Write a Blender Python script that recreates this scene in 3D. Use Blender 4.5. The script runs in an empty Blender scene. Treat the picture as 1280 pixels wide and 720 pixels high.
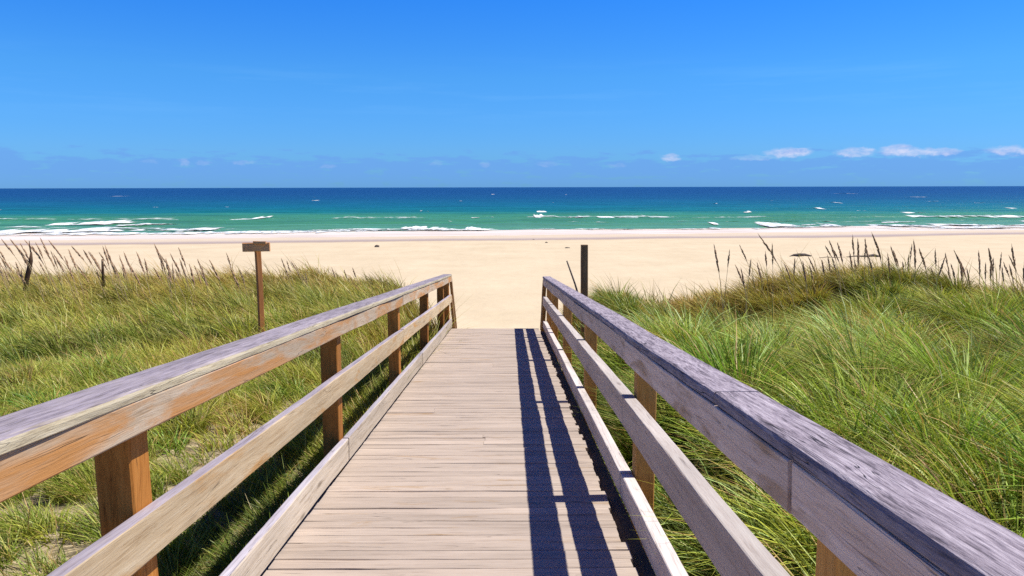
import bpy, bmesh, math, random
import numpy as np
from mathutils import Vector, Matrix

random.seed(7)
RNG = np.random.default_rng(11)
S = bpy.context.scene
COL = S.collection
R = math.radians

# ------------------------------------------------------------------ camera model (1280 x 720 photograph pixels)
CZ = 4.6                     # eye above sea level
F = 920.0
PITCH, YAW, ROLL = R(7.80), R(0.25), R(-0.13)
camd = bpy.data.cameras.new('camera')
cam = bpy.data.objects.new('camera', camd)
COL.objects.link(cam)
CAMROT = (Matrix.Rotation(-YAW, 3, 'Z') @ Matrix.Rotation(math.pi / 2 - PITCH, 3, 'X') @ Matrix.Rotation(ROLL, 3, 'Z'))
cam.matrix_world = Matrix.Translation((0, 0, CZ)) @ CAMROT.to_4x4()
camd.sensor_width = 36.0
camd.lens = F / 1280 * 36.0
camd.clip_start = 0.05
camd.clip_end = 90000
S.camera = cam


def ray(px, py):
    return CAMROT @ Vector(((px - 640) / F, (360 - py) / F, -1.0))


def at_y(px, py, y):
    d = ray(px, py)
    return Vector((0, 0, CZ)) + d * (y / d.y)


def at_z(px, py, z):
    d = ray(px, py)
    return Vector((0, 0, CZ)) + d * ((z - CZ) / d.z)


# ------------------------------------------------------------------ helpers
def tag(o, label=None, cat=None, group=None, kind=None):
    if label: o['label'] = label
    if cat: o['category'] = cat
    if group: o['group'] = group
    if kind: o['kind'] = kind
    return o


def empty(name, loc=(0, 0, 0), rot=(0, 0, 0)):
    o = bpy.data.objects.new(name, None)
    o.location = loc
    o.rotation_euler = rot
    COL.objects.link(o)
    return o


def link_mesh(name, me, mats, parent=None):
    o = bpy.data.objects.new(name, me)
    for m in (mats if isinstance(mats, (list, tuple)) else [mats]):
        me.materials.append(m)
    COL.objects.link(o)
    if parent is not None:
        o.parent = parent
    return o


def np_mesh(name, V, quads=None, tris=None, smooth=False):
    me = bpy.data.meshes.new(name)
    nq = 0 if quads is None else len(quads)
    nt = 0 if tris is None else len(tris)
    me.vertices.add(len(V))
    me.vertices.foreach_set('co', np.ascontiguousarray(V, dtype=np.float32).ravel())
    loops = []
    if nq: loops.append(np.asarray(quads, dtype=np.int32).ravel())
    if nt: loops.append(np.asarray(tris, dtype=np.int32).ravel())
    loops = np.concatenate(loops)
    me.loops.add(len(loops))
    me.loops.foreach_set('vertex_index', loops)
    me.polygons.add(nq + nt)
    starts = np.concatenate([np.arange(nq) * 4, nq * 4 + np.arange(nt) * 3]).astype(np.int32)
    me.polygons.foreach_set('loop_start', starts)
    me.polygons.foreach_set('use_smooth', np.full(nq + nt, smooth))
    me.update(calc_edges=True)
    return me


# value noise in numpy
_P = RNG.random((256, 256))


def vnoise(x, y, s=1.0, o=0.0):
    x = np.asarray(x, float) * s + 31.7 + o
    y = np.asarray(y, float) * s + 17.3 + o * 1.7
    xi = np.floor(x).astype(int); yi = np.floor(y).astype(int)
    fx = x - xi; fy = y - yi
    fx = fx * fx * (3 - 2 * fx); fy = fy * fy * (3 - 2 * fy)
    a = _P[xi % 256, yi % 256]; b = _P[(xi + 1) % 256, yi % 256]
    c = _P[xi % 256, (yi + 1) % 256]; d = _P[(xi + 1) % 256, (yi + 1) % 256]
    return (a * (1 - fx) + b * fx) * (1 - fy) + (c * (1 - fx) + d * fx) * fy


def fbm(x, y, s=1.0, o=0.0, n=3):
    t = 0; a = 0.5; tot = 0
    for i in range(n):
        t = t + a * vnoise(x, y, s, o + i * 9.1); tot += a
        a *= 0.5; s *= 2.1
    return t / tot


def sstep(a, b, x):
    t = np.clip((np.asarray(x, float) - a) / (b - a), 0, 1)
    return t * t * (3 - 2 * t)


# ------------------------------------------------------------------ node helpers
class NT:
    def __init__(self, tree):
        self.t = tree; self.n = tree.nodes; self.l = tree.links

    def new(self, typ, **kw):
        nd = self.n.new(typ)
        for k, v in kw.items():
            setattr(nd, k, v)
        return nd

    def put(self, sock, v):
        if isinstance(v, bpy.types.NodeSocket):
            self.l.new(v, sock)
        else:
            if sock.type == 'RGBA' and len(v) == 3: v = (*v, 1)
            sock.default_value = v

    def math(self, op, a, b=None, c=None, clamp=False):
        nd = self.new('ShaderNodeMath', operation=op, use_clamp=clamp)
        self.put(nd.inputs[0], a)
        if b is not None: self.put(nd.inputs[1], b)
        if c is not None: self.put(nd.inputs[2], c)
        return nd.outputs[0]

    def mix(self, f, a, b, mode='MIX'):
        nd = self.new('ShaderNodeMix', data_type='RGBA', blend_type=mode)
        self.put(nd.inputs[0], f); self.put(nd.inputs[6], a); self.put(nd.inputs[7], b)
        return nd.outputs[2]

    def maprange(self, v, a, b, c=0.0, d=1.0, smooth=False):
        nd = self.new('ShaderNodeMapRange')
        if smooth: nd.interpolation_type = 'SMOOTHSTEP'
        self.put(nd.inputs[0], v)
        for i, q in enumerate((a, b, c, d)): self.put(nd.inputs[i + 1], q)
        return nd.outputs[0]

    def ramp(self, v, stops):
        nd = self.new('ShaderNodeValToRGB')
        els = nd.color_ramp.elements
        while len(els) < len(stops): els.new(0.5)
        for e, (p, c) in zip(els, stops):
            e.position = p; e.color = (*c, 1) if len(c) == 3 else c
        self.put(nd.inputs[0], v)
        return nd.outputs[0]

    def noise(self, vec, scale=5, detail=4, rough=0.55, dist=0.0):
        nd = self.new('ShaderNodeTexNoise')
        if vec is not None: self.l.new(vec, nd.inputs['Vector'])
        nd.inputs['Scale'].default_value = scale
        nd.inputs['Detail'].default_value = detail
        nd.inputs['Roughness'].default_value = rough
        nd.inputs['Distortion'].default_value = dist
        return nd.outputs['Fac']

    def mapping(self, vec, loc=(0, 0, 0), scale=(1, 1, 1), rot=(0, 0, 0)):
        nd = self.new('ShaderNodeMapping')
        self.l.new(vec, nd.inputs[0])
        self.put(nd.inputs[1], loc); self.put(nd.inputs[2], rot); self.put(nd.inputs[3], scale)
        return nd.outputs[0]

    def bump(self, h, strength=0.5, dist=0.01, normal=None):
        nd = self.new('ShaderNodeBump')
        self.put(nd.inputs['Height'], h)
        nd.inputs['Strength'].default_value = strength
        nd.inputs['Distance'].default_value = dist
        if normal is not None: self.l.new(normal, nd.inputs['Normal'])
        return nd.outputs[0]


def material(name):
    m = bpy.data.materials.new(name)
    m.use_nodes = True
    nt = NT(m.node_tree)
    b = nt.n['Principled BSDF']
    return m, nt, b


# ------------------------------------------------------------------ materials
def wood(name, dark, mid, light, axis=1, top=None, patch=None, patch_amt=0.5, grain=1.0, rough=0.8, knots=0.5,
         patch_scale=(1.6, 9.0), dirt=None, contrast=1.0, board_var=0.25, short=1.0):
    """weathered board: grain runs along the given object axis, every board offset by its own 'rnd' value"""
    m, nt, b = material(name)
    co = nt.new('ShaderNodeTexCoord').outputs['Object']
    at = nt.new('ShaderNodeAttribute', attribute_name='rnd').outputs['Fac']
    cx = nt.new('ShaderNodeCombineXYZ')
    for i, k in enumerate((37.0, 53.0, 29.0)):
        nt.l.new(nt.math('MULTIPLY', at, k), cx.inputs[i])
    va = nt.new('ShaderNodeVectorMath', operation='ADD')
    nt.l.new(co, va.inputs[0]); nt.l.new(cx.outputs[0], va.inputs[1])
    v = va.outputs[0]

    def sc(along, across):
        s = [across] * 3; s[axis] = along
        return tuple(s)
    warp = nt.noise(nt.mapping(v, scale=sc(1.5, 5)), 1.0, 3)
    wv = nt.new('ShaderNodeVectorMath', operation='ADD')
    off = nt.new('ShaderNodeCombineXYZ')
    wm = nt.math('MULTIPLY', warp, 0.05)
    for i in range(3):
        if i != axis: nt.l.new(wm, off.inputs[i])
    nt.l.new(v, wv.inputs[0]); nt.l.new(off.outputs[0], wv.inputs[1])
    w = wv.outputs[0]
    g1 = nt.noise(nt.mapping(w, scale=sc(2.2 * short ** 1.6, 55 * short ** 0.5)), 1.0, 6, 0.65)
    g2 = nt.noise(nt.mapping(w, scale=sc(9 * short ** 1.4, 260)), 1.0, 4, 0.7)
    g3 = nt.noise(nt.mapping(v, scale=sc(0.9, 6)), 1.0, 4, 0.6)
    f = nt.math('ADD', nt.math('MULTIPLY', g1, 0.55), nt.math('MULTIPLY', g2, 0.45))
    fc = nt.maprange(f, 0.5 - 0.17 / contrast, 0.5 + 0.17 / contrast)
    col = nt.ramp(fc, [(0.0, dark), (0.42, mid), (1.0, light)])
    blot = nt.maprange(g3, 0.3, 0.7, 0.78, 1.12)
    col = nt.mix(1.0, col, blot, 'MULTIPLY')
    if patch is not None:
        pn = nt.noise(nt.mapping(v, scale=sc(*patch_scale)), 1.0, 5, 0.65, 0.6)
        pm = nt.maprange(pn, 0.62 - 0.25 * patch_amt, 0.72 - 0.2 * patch_amt)
        pm = nt.math('MULTIPLY', pm, nt.maprange(g1, 0.3, 0.6, 0.45, 0.95))
        col = nt.mix(pm, col, patch)
    if top is not None:            # the grey weathering sits on the upward face of the board
        ge = nt.new('ShaderNodeTexCoord').outputs['Normal']
        sx = nt.new('ShaderNodeSeparateXYZ'); nt.l.new(ge, sx.inputs[0])
        tm = nt.math('MULTIPLY', nt.maprange(sx.outputs[2], 0.72, 0.93), nt.maprange(g2, 0.3, 0.55, 0.7, 1.0))
        tcol = nt.ramp(fc, [(0.0, top[0]), (0.4, top[1]), (1.0, top[2])])
        tcol = nt.mix(1.0, tcol, blot, 'MULTIPLY')
        col = nt.mix(tm, col, tcol)
    # long drying cracks
    ck = nt.noise(nt.mapping(w, scale=sc(1.1, 42), loc=(3, 7, 11)), 1.0, 2, 0.4)
    crack = nt.math('SUBTRACT', 1.0, nt.maprange(nt.math('ABSOLUTE', nt.math('SUBTRACT', ck, 0.5)), 0.0, 0.012))
    cm = nt.noise(nt.mapping(v, scale=sc(1.7, 14), loc=(9, 2, 4)), 1.0, 2)
    crack = nt.math('MULTIPLY', crack, nt.maprange(cm, 0.52, 0.6))
    col = nt.mix(nt.math('MULTIPLY', crack, 0.7 * grain), col, tuple(c * 0.25 for c in dark))
    if knots > 0:
        vo = nt.new('ShaderNodeTexVoronoi')
        nt.l.new(nt.mapping(w, scale=sc(2.3, 9)), vo.inputs['Vector'])
        vo.inputs['Scale'].default_value = 1.0
        kd = nt.maprange(vo.outputs['Distance'], 0.05, 0.15, 1.0, 0.0)
        sel = nt.math('GREATER_THAN', nt.new('ShaderNodeSeparateColor').outputs[0], 0.5)
        sep = nt.n[-1] if False else None
        sc_ = nt.new('ShaderNodeSeparateColor'); nt.l.new(vo.outputs['Color'], sc_.inputs[0])
        sel = nt.math('GREATER_THAN', sc_.outputs[0], 1.0 - 0.45 * knots)
        col = nt.mix(nt.math('MULTIPLY', nt.math('MULTIPLY', kd, sel), 0.75), col, tuple(c * 0.55 for c in dark))
    col = nt.mix(1.0, col, nt.maprange(at, 0, 1, 1 - board_var, 1 + board_var * 0.6), 'MULTIPLY')
    if dirt is not None:
        dn = nt.noise(nt.mapping(co, scale=(2.2, 1.2, 2.2)), 1.0, 5, 0.7)
        col = nt.mix(nt.maprange(dn, 0.52, 0.75, 0.0, 0.6), col, dirt)
    nt.l.new(col, b.inputs['Base Color'])
    b.inputs['Roughness'].default_value = rough
    b.inputs['Specular IOR Level'].default_value = 0.25
    h = nt.math('SUBTRACT', f, nt.math('MULTIPLY', crack, 0.5))
    nt.l.new(nt.bump(h, 0.55 * grain, 0.006), b.inputs['Normal'])
    return m


GREYTOP = ((0.08, 0.064, 0.076), (0.30, 0.25, 0.285), (0.54, 0.475, 0.515))
M = {}
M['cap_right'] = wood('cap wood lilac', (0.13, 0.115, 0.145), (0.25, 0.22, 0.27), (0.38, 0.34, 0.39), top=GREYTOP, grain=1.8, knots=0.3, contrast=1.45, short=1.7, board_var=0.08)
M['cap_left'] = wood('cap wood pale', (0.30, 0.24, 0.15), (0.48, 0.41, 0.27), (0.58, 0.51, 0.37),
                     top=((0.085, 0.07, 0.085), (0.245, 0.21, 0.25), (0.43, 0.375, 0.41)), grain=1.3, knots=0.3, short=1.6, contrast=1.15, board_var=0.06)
M['fascia_left'] = wood('fascia wood cream', (0.34, 0.22, 0.12), (0.56, 0.43, 0.29), (0.68, 0.56, 0.42),
                        patch=(0.55, 0.25, 0.07), patch_amt=0.68, top=GREYTOP, knots=0.7, board_var=0.12)
M['rail_left'] = wood('rail wood tan', (0.34, 0.22, 0.11), (0.58, 0.44, 0.265), (0.69, 0.565, 0.38),
                      patch=(0.52, 0.28, 0.09), patch_amt=0.36, top=((0.16, 0.14, 0.17), (0.34, 0.30, 0.36), (0.52, 0.47, 0.5)), knots=0.6)
M['kick_left'] = wood('kick wood pale', (0.32, 0.25, 0.18), (0.54, 0.46, 0.36), (0.65, 0.57, 0.47),
                      top=((0.2, 0.18, 0.2), (0.42, 0.38, 0.42), (0.56, 0.52, 0.55)), knots=0.4)
M['fascia_right'] = wood('fascia wood mauve', (0.38, 0.27, 0.22), (0.66, 0.52, 0.44), (0.74, 0.62, 0.54),
                         patch=(0.36, 0.24, 0.15), patch_amt=0.4, knots=0.6)
M['rail_right'] = wood('rail wood mauve', (0.42, 0.32, 0.26), (0.68, 0.545, 0.47), (0.76, 0.65, 0.57),
                       top=((0.42, 0.36, 0.32), (0.62, 0.55, 0.50), (0.74, 0.68, 0.62)), knots=0.4)
M['post_left'] = wood('post wood brown', (0.20, 0.068, 0.010), (0.42, 0.165, 0.03), (0.54, 0.24, 0.055), axis=2, knots=0.5)
M['post_right'] = wood('post wood ochre', (0.36, 0.15, 0.035), (0.58, 0.29, 0.075), (0.68, 0.38, 0.12), axis=2, knots=0.5)
M['deck'] = wood('deck wood', (0.25, 0.185, 0.14), (0.455, 0.37, 0.30), (0.52, 0.435, 0.36), axis=0, contrast=0.7, knots=0.25,
                 patch=(0.36, 0.24, 0.13), patch_amt=0.08, board_var=0.10)
M['frame'] = wood('joist wood', (0.08, 0.06, 0.045), (0.16, 0.12, 0.09), (0.24, 0.19, 0.15), knots=0)
M['old_post'] = wood('old post wood', (0.14, 0.07, 0.03), (0.30, 0.17, 0.075), (0.4, 0.25, 0.12), axis=2, knots=0.3)
M['sign_post'] = wood('sign post wood', (0.26, 0.09, 0.025), (0.46, 0.18, 0.055), (0.56, 0.26, 0.1), axis=2, knots=0.3)
M['sign_board'] = wood('sign board wood', (0.34, 0.15, 0.06), (0.74, 0.36, 0.15), (0.80, 0.46, 0.23), axis=0, knots=0.3)
M['drift'] = wood('driftwood', (0.07, 0.055, 0.045), (0.16, 0.13, 0.11), (0.26, 0.22, 0.19), axis=0, knots=0)
M['dead'] = wood('dead wood', (0.05, 0.025, 0.012), (0.12, 0.065, 0.035), (0.2, 0.12, 0.07), axis=2, knots=0)


def mat_grass():
    m, nt, b = material('dune grass blades')
    at = nt.new('ShaderNodeAttribute', attribute_name='tint').outputs['Color']
    d = nt.new('ShaderNodeBsdfDiffuse'); nt.l.new(at, d.inputs[0])
    tr = nt.new('ShaderNodeBsdfTranslucent')
    nt.l.new(nt.mix(1.0, at, (1.0, 1.05, 0.6), 'MULTIPLY'), tr.inputs[0])
    gl = nt.new('ShaderNodeBsdfGlossy'); gl.inputs['Roughness'].default_value = 0.45
    gl.inputs[0].default_value = (0.8, 0.8, 0.75, 1)
    m1 = nt.new('ShaderNodeMixShader'); m1.inputs[0].default_value = 0.30
    nt.l.new(d.outputs[0], m1.inputs[1]); nt.l.new(tr.outputs[0], m1.inputs[2])
    m2 = nt.new('ShaderNodeMixShader'); m2.inputs[0].default_value = 0.03
    nt.l.new(m1.outputs[0], m2.inputs[1]); nt.l.new(gl.outputs[0], m2.inputs[2])
    nt.l.new(m2.outputs[0], nt.n['Material Output'].inputs[0])
    nt.n.remove(b)
    return m


M['grass'] = mat_grass()


def mat_seed(name, c0, c1):
    m, nt, b = material(name)
    co = nt.new('ShaderNodeTexCoord').outputs['Object']
    nt.l.new(nt.ramp(nt.noise(co, 90, 3), [(0.3, c0), (0.7, c1)]), b.inputs['Base Color'])
    b.inputs['Roughness'].default_value = 0.9
    return m


M['seed'] = mat_seed('seed head brown', (0.22, 0.125, 0.07), (0.56, 0.36, 0.21))
M['seed_tan'] = mat_seed('seed head tan', (0.26, 0.16, 0.09), (0.55, 0.38, 0.22))
M['stem'] = mat_seed('dry stem', (0.34, 0.24, 0.12), (0.5, 0.38, 0.2))


SHORE0, SHORE1 = 74.0, 0.12       # shoreline y = 74 + .12 x


def mat_ground():
    m, nt, b = material('beach sand')
    co = nt.new('ShaderNodeTexCoord').outputs['Object']
    sx = nt.new('ShaderNodeSeparateXYZ'); nt.l.new(co, sx.inputs[0])
    sand = nt.ramp(nt.noise(co, 0.35, 6, 0.6), [(0.3, (0.56, 0.455, 0.295)), (0.7, (0.645, 0.53, 0.355))])
    fine = nt.noise(co, 45, 3, 0.6)
    sand = nt.mix(nt.maprange(fine, 0.55, 0.8, 0, 0.25), sand, (0.42, 0.33, 0.22))
    # distance to the waterline
    wob = nt.noise(nt.mapping(co, scale=(0.05, 0.05, 0.05)), 1.0, 3)
    t = nt.math('SUBTRACT', sx.outputs[1], nt.math('MULTIPLY_ADD', sx.outputs[0], SHORE1, SHORE0))
    t = nt.math('ADD', t, nt.math('MULTIPLY', nt.math('SUBTRACT', wob, 0.5), 6.0))
    wet = nt.ramp(nt.maprange(t, -14, 2), [(0.0, (0, 0, 0)), (0.08, (0.85,) * 3), (0.17, (1,) * 3), (0.36, (0.35,) * 3), (0.6, (0.25,) * 3), (1.0, (0.5,) * 3)])
    wetcol = nt.mix(nt.maprange(t, -12, -7), (0.40, 0.30, 0.225), (0.56, 0.47, 0.42))
    col = nt.mix(wet, sand, wetcol)
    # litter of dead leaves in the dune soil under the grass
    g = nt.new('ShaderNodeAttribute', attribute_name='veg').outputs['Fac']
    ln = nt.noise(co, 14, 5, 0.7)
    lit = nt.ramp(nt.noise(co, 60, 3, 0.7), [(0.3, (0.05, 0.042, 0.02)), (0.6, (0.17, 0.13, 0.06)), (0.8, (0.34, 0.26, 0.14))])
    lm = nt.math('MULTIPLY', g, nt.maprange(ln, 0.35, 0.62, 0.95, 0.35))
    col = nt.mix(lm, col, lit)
    nt.l.new(col, b.inputs['Base Color'])
    nt.l.new(nt.maprange(wet, 0.0, 1.0, 0.95, 0.45), b.inputs['Roughness'])
    b.inputs['Specular IOR Level'].default_value = 0.2
    n1 = nt.noise(co, 1.6, 5, 0.6)
    vo = nt.new('ShaderNodeTexVoronoi'); vo.inputs['Scale'].default_value = 1.1
    vo.feature = 'SMOOTH_F1'
    nt.l.new(co, vo.inputs['Vector'])
    foot = nt.math('MULTIPLY', nt.maprange(vo.outputs['Distance'], 0.0, 0.3), nt.maprange(t, -22, -12, 1.0, 0.0))
    h = nt.math('ADD', n1, nt.math('ADD', nt.math('MULTIPLY', foot, 0.5), nt.math('MULTIPLY', fine, 0.12)))
    nt.l.new(nt.bump(h, 0.38, 0.12), b.inputs['Normal'])
    return m


M['ground'] = mat_ground()


def mat_sea():
    m, nt, b = material('sea water')
    co = nt.new('ShaderNodeTexCoord').outputs['Object']
    sx = nt.new('ShaderNodeSeparateXYZ'); nt.l.new(co, sx.inputs[0])
    t = nt.math('SUBTRACT', sx.outputs[1], nt.math('MULTIPLY', sx.outputs[0], SHORE1 * 0.6))
    # patches of deeper and shallower bottom
    pn = nt.noise(nt.mapping(co, scale=(0.006, 0.02, 1)), 1.0, 4, 0.6)
    lt = nt.math('LOGARITHM', nt.math('MAXIMUM', t, 30.0), 10.0)
    lt = nt.math('ADD', lt, nt.math('MULTIPLY', nt.math('SUBTRACT', pn, 0.5), 0.16))
    f = nt.maprange(lt, 1.8, 3.0)
    k = lambda y: (math.log10(y) - 1.8) / 1.2
    col = nt.ramp(f, [(k(72), (0.30, 0.36, 0.30)), (k(80), (0.09, 0.25, 0.15)), (k(100), (0.05, 0.205, 0.088)), (k(124), (0.042, 0.21, 0.095)), (k(140), (0.006, 0.14, 0.14)),
                      (k(190), (0.004, 0.105, 0.155)), (k(300), (0.003, 0.062, 0.14)), (k(520), (0.003, 0.044, 0.135)), (k(990), (0.002, 0.036, 0.125))])
    st = nt.noise(nt.mapping(co, scale=(0.03, 0.25, 1)), 1.0, 5, 0.65)
    col = nt.mix(1.0, col, nt.maprange(st, 0.3, 0.7, 0.70, 1.30), 'MULTIPLY')
    nt.l.new(col, b.inputs['Base Color'])
    b.inputs['Roughness'].default_value = 0.35
    b.inputs['IOR'].default_value = 1.33
    b.inputs['Specular IOR Level'].default_value = 0.22
    w1 = nt.noise(nt.mapping(co, scale=(0.25, 0.7, 1)), 1.0, 5, 0.65)
    w2 = nt.noise(nt.mapping(co, scale=(0.04, 0.12, 1)), 1.0, 3, 0.6)
    nt.l.new(nt.bump(nt.math('ADD', w1, nt.math('MULTIPLY', w2, 2.0)), 0.8, 0.9), b.inputs['Normal'])
    return m


M['sea'] = mat_sea()


def mat_foam():
    m, nt, b = material('sea foam')
    co = nt.new('ShaderNodeTexCoord').outputs['Object']
    nt.l.new(nt.ramp(nt.noise(nt.mapping(co, scale=(0.4, 1.2, 1)), 1.0, 5), [(0.32, (0.50, 0.62, 0.62)), (0.5, (0.86, 0.88, 0.88)), (0.7, (0.93, 0.94, 0.94))]), b.inputs['Base Color'])
    b.inputs['Roughness'].default_value = 0.9
    b.inputs['Specular IOR Level'].default_value = 0.1
    nt.l.new(nt.bump(nt.noise(co, 1.3, 5), 0.6, 0.25), b.inputs['Normal'])
    e = nt.new('ShaderNodeAttribute', attribute_name='core').outputs['Fac']
    n1 = nt.noise(nt.mapping(co, scale=(0.28, 0.9, 1)), 1.0, 6, 0.72)
    b.inputs['Alpha'].default_value = 1.0
    nt.l.new(nt.maprange(nt.math('ADD', e, nt.math('MULTIPLY', nt.math('SUBTRACT', n1, 0.5), 1.7)), 0.05, 0.75, 0.0, 1.0, smooth=True), b.inputs['Alpha'])
    return m


M['foam'] = mat_foam()


def mat_swash():
    m, nt, b = material('thin swash')
    co = nt.new('ShaderNodeTexCoord').outputs['Object']
    n = nt.noise(nt.mapping(co, scale=(0.08, 0.5, 1)), 1.0, 5, 0.6)
    nt.l.new(nt.ramp(n, [(0.35, (0.60, 0.50, 0.41)), (0.65, (0.76, 0.69, 0.61))]), b.inputs['Base Color'])
    b.inputs['Roughness'].default_value = 0.5
    b.inputs['Specular IOR Level'].default_value = 0.1
    return m


M['swash'] = mat_swash()

# ------------------------------------------------------------------ terrain (heights in world z; camera at z = CZ)
SLOPE = R(5.12)
H = 1.24                                     # eye above the deck, square to it
DECK_END = 12.2


def walk_z(y):
    return CZ - H * math.cos(SLOPE) - (np.asarray(y, float) + H * math.sin(SLOPE)) * math.tan(SLOPE) * 1.0


def beach_z(x, y):
    ys = SHORE0 + SHORE1 * np.clip(x, -120, 120)
    k = (np.asarray(y, float) - 17) / (ys - 17)
    z = (CZ - 3.5) * (1 - k)
    return np.where(k > 1.0, np.maximum(z, -3.0), z) - 0.012


def dune_parts(x, y):
    x = np.asarray(x, float); y = np.asarray(y, float)
    n1 = fbm(x, y, 0.45, 3.0) - 0.5
    n2 = fbm(x, y, 1.5, 8.0) - 0.5
    # left side
    hl = CZ - 1.62 - 0.026 * y + 0.30 * n1 + 0.16 * n2 + 0.05 * sstep(-4, -9, x)
    el = 14.2 + 1.2 * (fbm(x, y * 0, 0.35, 1.0) - 0.5)
    el = el - 1.6 * sstep(-3.2, -1.2, x)
    # right side
    hr = CZ - 1.60 - 0.030 * y + 0.26 * n1 + 0.14 * n2
    hr = hr - 0.20 * sstep(6.5, 10.0, y)
    hr = hr - 0.05 * sstep(6.5, 9.0, x) * sstep(7, 9, y)
    hr = hr + 0.62 * np.exp(-(((x - 5.85) / 1.25) ** 2 + ((y - 10.9) / 2.3) ** 2))
    hr = hr + 0.14 * np.exp(-(((x - 1.75) / 0.65) ** 2 + ((y - 10.6) / 1.4) ** 2))
    hr = hr + 0.10 * np.exp(-(((x - 1.6) / 0.7) ** 2 + ((y - 10.6) / 1.4) ** 2)) - 0.30 * np.exp(-(((x - 2.95) / 0.7) ** 2 + ((y - 11.6) / 1.6) ** 2))
    hr = hr + 0.15 * np.exp(-(((x - 2.6) / 1.0) ** 2 + ((y - 4.0) / 1.6) ** 2))
    for hx, hy, hs, hd_ in ((3.2, 8.1, 0.42, 0.26), (6.3, 10.3, 0.55, 0.24), (2.2, 9.0, 0.35, 0.14), (4.4, 6.6, 0.4, 0.14), (3.6, 4.9, 0.35, 0.14)):
        hr = hr - hd_ * np.exp(-(((x - hx) / hs) ** 2 + ((y - hy) / (hs * 1.2)) ** 2))
    for hx, hy, hs, hd_ in ((-4.9, 7.6, 0.4, 0.16), (-3.4, 6.3, 0.35, 0.12), (-6.2, 9.4, 0.5, 0.16)):
        hl = hl - hd_ * np.exp(-(((x - hx) / hs) ** 2 + ((y - hy) / (hs * 1.2)) ** 2))
    er = 12.4 + 0.8 * sstep(2.5, 5.0, x) + 0.8 * (fbm(x, y * 0, 0.5, 5.0) - 0.5)
    w = sstep(-0.4, 0.2, x)
    hd = hl * (1 - w) + hr * w
    e = el * (1 - w) + er * w
    drop = sstep(0.0, 4.2, y - e)
    return hd, drop, e


def terrain(x, y):
    x = np.asarray(x, float); y = np.asarray(y, float)
    hd, drop, e = dune_parts(x, y)
    bz = beach_z(x, y)
    d = hd * (1 - drop) + bz * drop
    # trench under the boardwalk
    wz = walk_z(np.minimum(y, DECK_END)) - 0.5
    far = sstep(12.6, 18.0, y)
    wz = (wz - 0.06 * np.maximum(y - DECK_END, 0)) * (1 - far) + bz * far
    c = sstep(0.75, 1.5, np.abs(x + 0.2) - 0.25)
    c = np.maximum(c, 0)
    z = wz * (1 - c) + np.maximum(d, np.minimum(wz, d + 0.6)) * c if False else wz * (1 - c) + d * c
    behind = sstep(-6, -30, y)
    z = z * (1 - behind) + (CZ - 1.2) * behind
    return z + 0.03 * (fbm(x, y, 3.0, 4.0) - 0.5)


def veg(x, y):
    """how thickly the dune grass stands"""
    hd, drop, e = dune_parts(x, y)
    v = 1 - sstep(0.3, 1.7, y - e + 0.9 * (vnoise(x, y, 1.7, 2.0) - 0.5))
    side = np.where(x > 0, sstep(0.74, 0.86, x), sstep(-1.0, -1.12, x))
    sgn = np.exp(-(((x + 2.92) / 0.16) ** 2 + ((y - 8.15) / 0.6) ** 2))
    return v * side * (1 - 0.92 * np.clip(sgn * 1.4, 0, 1))


def axis_pts(lo, hi, near_lo, near_hi, step, grow=1.22):
    a = list(np.arange(near_lo, near_hi + 1e-6, step))
    s = step; p = a[-1]
    while p < hi:
        s *= grow; p += s; a.append(min(p, hi))
    s = step; p = a[0]; b = []
    while p > lo:
        s *= grow; p -= s; b.append(max(p, lo))
    return np.array(b[::-1] + a)


gx = axis_pts(-6000, 6000, -14, 14, 0.14)
gy = axis_pts(-400, 400, -3, 20, 0.14, 1.12)
GX, GY = np.meshgrid(gx, gy)
GZ = terrain(GX, GY)
V = np.stack([GX.ravel(), GY.ravel(), GZ.ravel()], 1)
nx, ny = len(gx), len(gy)
idx = np.arange(nx * ny).reshape(ny, nx)
Q = np.stack([idx[:-1, :-1].ravel(), idx[:-1, 1:].ravel(), idx[1:, 1:].ravel(), idx[1:, :-1].ravel()], 1)
me = np_mesh('ground', V, Q, smooth=True)
a = me.attributes.new('veg', 'FLOAT', 'POINT')
a.data.foreach_set('value', veg(GX, GY).ravel().astype(np.float32))
ground = tag(link_mesh('ground', me, M['ground']), 'pale yellow sand of the beach and the dunes', 'ground', kind='structure')

# ------------------------------------------------------------------ sea: one sheet with real swell near the shore
wx = axis_pts(-40000, 40000, -110, 110, 0.9, 1.16)
wy = axis_pts(55, 40000, 58, 170, 0.55, 1.05)
WX, WY = np.meshgrid(wx, wy)


def sea_z(x, y):
    t = y - SHORE1 * 0.6 * np.clip(x, -120, 120)
    amp = sstep(68, 85, t) * (1 - 0.75 * sstep(130, 300, t))
    ph = 5.0 * fbm(x, y * 0.6, 0.022, 6.0)
    z = 0.16 * np.sin((t - 80) / 14.0 * 2 * np.pi + ph) ** 3
    z = z + 0.30 * (fbm(x, y, 0.12, 2.0) - 0.5)
    return z * amp * (1 - sstep(300, 900, t))


WZ = sea_z(WX, WY)
V = np.stack([WX.ravel(), WY.ravel(), WZ.ravel()], 1)
nx, ny = len(wx), len(wy)
idx = np.arange(nx * ny).reshape(ny, nx)
Q = np.stack([idx[:-1, :-1].ravel(), idx[:-1, 1:].ravel(), idx[1:, 1:].ravel(), idx[1:, :-1].ravel()], 1)
sea = tag(link_mesh('sea', np_mesh('sea', V, Q, smooth=True), M['sea']), 'sea, green by the shore and deep blue to the horizon', 'sea', kind='structure')

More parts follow.
